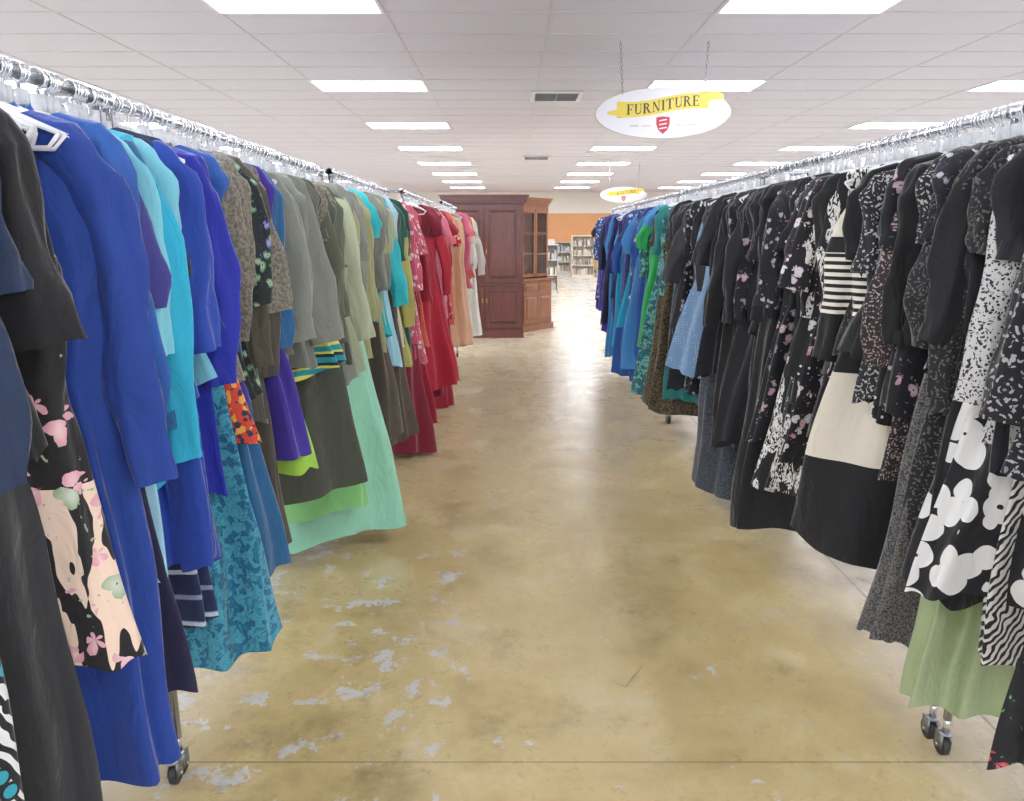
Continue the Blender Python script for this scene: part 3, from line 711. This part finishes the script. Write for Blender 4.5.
shelf('bookcase', 3.45, 27, .8, 1.45, .35, shelf_w, 2)
shelf('display_shelf', 1.22, 22, .6, 1.35, .4, shelf_g, 3, math.radians(90))
shelf('display_shelf', .95, 19.5, .5, 1.25, .4, shelf_g, 4, 0)
shelf('display_shelf', 1.7, 29.4, 1.2, 1.2, .4, shelf_g, 5)
shelf('bookcase', -1.0, 24, 1.2, 1.9, .35, shelf_w, 6)
shelf('bookcase', -3.0, 24, 1.2, 1.9, .35, shelf_w, 7)
shelf('bookcase', 5.6, 22, 1.2, 1.9, .35, shelf_w, 8)

# ------------------------------------------------------------------ hanging signs
sw = simple('sign_white_board', '#cfcdd4', .5, var=.01); sy = simple('sign_yellow', '#cdb63a', .5, var=.02); syd = simple('sign_dark_yellow', '#a88e2c', .5)
sr = simple('sign_red', '#a81a30', .5, var=.02); sk = simple('sign_ink', '#2a271c', .6); sg = simple('sign_rim', '#a09660', .5); sgr = simple('sign_gray_ink', '#8c8884', .6)
chain_m = simple('chain_zinc', '#85878a', .4, .6)
def letters():
    def st(x, w=.17, s=True):
        o = [((x, 0), (x+w, 0), (x+w, 1), (x, 1))]
        if s: o += [((x-.08, 0), (x+w+.08, 0), (x+w+.08, .06), (x-.08, .06)), ((x-.08, .94), (x+w+.08, .94), (x+w+.08, 1), (x-.08, 1))]
        return o
    def r(a, b_, c, d_): return [((a, b_), (c, b_), (c, d_), (a, d_))]
    def arc(cx, cy, rx, ry, t0, t1, w, n=10):
        o = []
        for i in range(n):
            a = math.radians(t0+(t1-t0)*i/n); b2 = math.radians(t0+(t1-t0)*(i+1)/n)
            o.append(((cx+rx*math.cos(a), cy+ry*math.sin(a)), (cx+rx*math.cos(b2), cy+ry*math.sin(b2)),
                      (cx+(rx-w)*math.cos(b2), cy+(ry-w)*math.sin(b2)), (cx+(rx-w)*math.cos(a), cy+(ry-w)*math.sin(a))))
        return o
    F_ = st(.1)+r(.1, .93, .66, 1)+r(.6, .74, .66, 1)+r(.27, .47, .5, .54)+r(.46, .38, .52, .64)
    E_ = F_+r(.1, 0, .68, .07)+r(.62, 0, .68, .26)
    U_ = r(.1, .3, .25, 1)+r(.02, .94, .34, 1)+r(.62, .3, .68, 1)+r(.53, .94, .77, 1)+arc(.39, .3, .29, .3, 180, 360, .1)
    R_ = st(.1)+arc(.32, .74, .3, .26, -90, 90, .13)+r(.2, .93, .34, 1)+r(.2, .48, .34, .55)+[((.34, .5), (.5, .5), (.78, 0), (.6, 0))]+r(.58, 0, .86, .06)
    N_ = r(.12, 0, .18, 1)+r(.02, 0, .3, .06)+[((.08, 1), (.26, 1), (.74, 0), (.62, 0))]+r(.66, 0, .73, 1)+r(.55, .94, .84, 1)
    I_ = st(.12)
    T_ = r(.3, 0, .47, 1)+r(.2, 0, .57, .06)+r(.03, .93, .74, 1)+r(.03, .72, .09, 1)+r(.68, .72, .74, 1)
    D = {'F': (F_, .76), 'U': (U_, .84), 'R': (R_, .9), 'N': (N_, .9), 'I': (I_, .48), 'T': (T_, .84), 'E': (E_, .8)}
    out = []; x = 0
    for ch in 'FURNITURE':
        qs, wd_ = D[ch]; out += [[(p[0]+x, p[1]) for p in q] for q in qs]; x += wd_
    return out, x
def oval_sign(x, y, z, w, h, tilt=.0):
    b = MB(); n = 72
    def ring(k, yy): return [(k*w/2*math.cos(2*math.pi*i/n), yy, k*h/2*math.sin(2*math.pi*i/n)) for i in range(n)]
    V = ring(1, 0)+ring(1, .012); b.add(V, [tuple(range(n)), tuple(range(2*n-1, n-1, -1))], 0)
    b.add(V, [(i, n+i, n+(i+1) % n, (i+1) % n) for i in range(n)], 5)
    A = ring(1.0, -.001); B_ = ring(.988, -.001); b.add(A+B_, [(i, (i+1) % n, n+(i+1) % n, n+i) for i in range(n)], 5)
    def rib(x0, x1, zf, hf, m, yy, k=16):
        V = []
        for i in range(k+1):
            q = x0+(x1-x0)*i/k; hh = hf(i/k); V += [(q, yy, zf(q)-hh/2), (q, yy, zf(q)+hh/2)]
        b.add(V, [(2*i, 2*i+2, 2*i+3, 2*i+1) for i in range(k)], m)
    zc = h*.15; W = w
    f = lambda q: zc+.09*h*(q/w)*2+.035*h*math.sin(q/w*9)
    rib(-.41*W, -.28*W, lambda q: zc-.13*h, lambda s: .05*h+.15*h*s, 1, -.0016, 6)
    rib(.24*W, .44*W, lambda q: f(.3*W)+.10*h*math.sin((q/W-.24)*12), lambda s: .30*h-.2*h*s, 1, -.0018, 8)
    rib(-.34*W, -.30*W, lambda q: zc-.13*h, lambda s: .2*h, 2, -.0022, 2)
    rib(-.34*W, .33*W, f, lambda s: .30*h, 1, -.003)
    L, tw = letters(); s = .20*h; k = (.54*W)/(tw*s)
    for q in L:
        b.add([((p[0]-tw/2)*s*k, -.005, p[1]*s+f((p[0]-tw/2)*s*k)-s/2) for p in q], [(0, 1, 2, 3)], 4)
    sh = .155*h; z0 = -.24*h
    P_ = [(-.9, 1), (0, 1.12), (.9, 1), (.9, .1), (.62, -.6), (0, -1.15), (-.62, -.6), (-.9, .1)]
    b.add([(p[0]*sh, -.003, z0+p[1]*sh) for p in P_], [tuple(range(8))], 3)
    for i in range(3):
        zz = z0+sh*(.62-.5*i); b.add([(-.5*sh, -.004, zz), (.5*sh, -.004, zz+.16*sh), (.5*sh, -.004, zz+.02*sh), (-.5*sh, -.004, zz-.14*sh)], [(0, 1, 2, 3)], 0)
    rr_ = random.Random(4)
    for sx in (-1, 1):
        for i in range(9):
            xx = sx*(.1*W+i*.017*W); hh = rr_.uniform(.008, .016)
            if i == 4: continue
            b.add([(xx-.005*W, -.003, z0-.008), (xx+.004*W, -.003, z0-.008), (xx+.004*W, -.003, z0-.008+hh), (xx-.005*W, -.003, z0-.008+hh)], [(0, 1, 2, 3)], 6)
    top = H-z-.005
    for sx in (-1, 1):
        xa = sx*.30*w; za = h/2*math.sqrt(1-.36)
        xb = xa+sx*.02; m_ = int((top-za)/.032)
        for i in range(m_+1):
            q = i/m_; px = xa+(xb-xa)*q; pz = za+(top-za)*q; r1 = .010
            pts = []
            for j in range(9):
                aa = 2*math.pi*j/8; u = r1*math.cos(aa); v_ = .02*math.sin(aa)
                pts.append((px+(u if i % 2 else 0), .006+(0 if i % 2 else u), pz+v_))
            b.tube(pts, .003, 7, n=5, cap=False)
    b.obj('hanging_furniture_sign', [sw, sy, syd, sr, sk, sg, sgr, chain_m], False, loc=(x, y, z), rot=(0, tilt, 0))
oval_sign(1.31, 6.8, 2.525, 1.18, .42, math.radians(-1.2))
oval_sign(2.62, 18.0, 2.40, 1.1, .36)

ink = simple('scuff_rubber_mark', '#75694a', .6)
def scuff(pts, w=.002):
    b = MB(); V = []
    for i, p in enumerate(pts):
        a = Vector(pts[max(i-1, 0)]); c_ = Vector(pts[min(i+1, len(pts)-1)]); d_ = (c_-a).normalized(); n_ = Vector((-d_.y, d_.x))
        k = w*(.3+math.sin(math.pi*i/(len(pts)-1)))
        V += [(p[0]-n_.x*k, p[1]-n_.y*k, .0012), (p[0]+n_.x*k, p[1]+n_.y*k, .0012)]
    b.add(V, [(2*i, 2*i+2, 2*i+3, 2*i+1) for i in range(len(pts)-1)]); b.obj('floor_scuff_mark', [ink], False)
scuff([(.34, 2.27), (.385, 2.235), (.42, 2.29), (.47, 2.37)])
scuff([(.62, 2.9), (.68, 2.93), (.75, 2.92)])
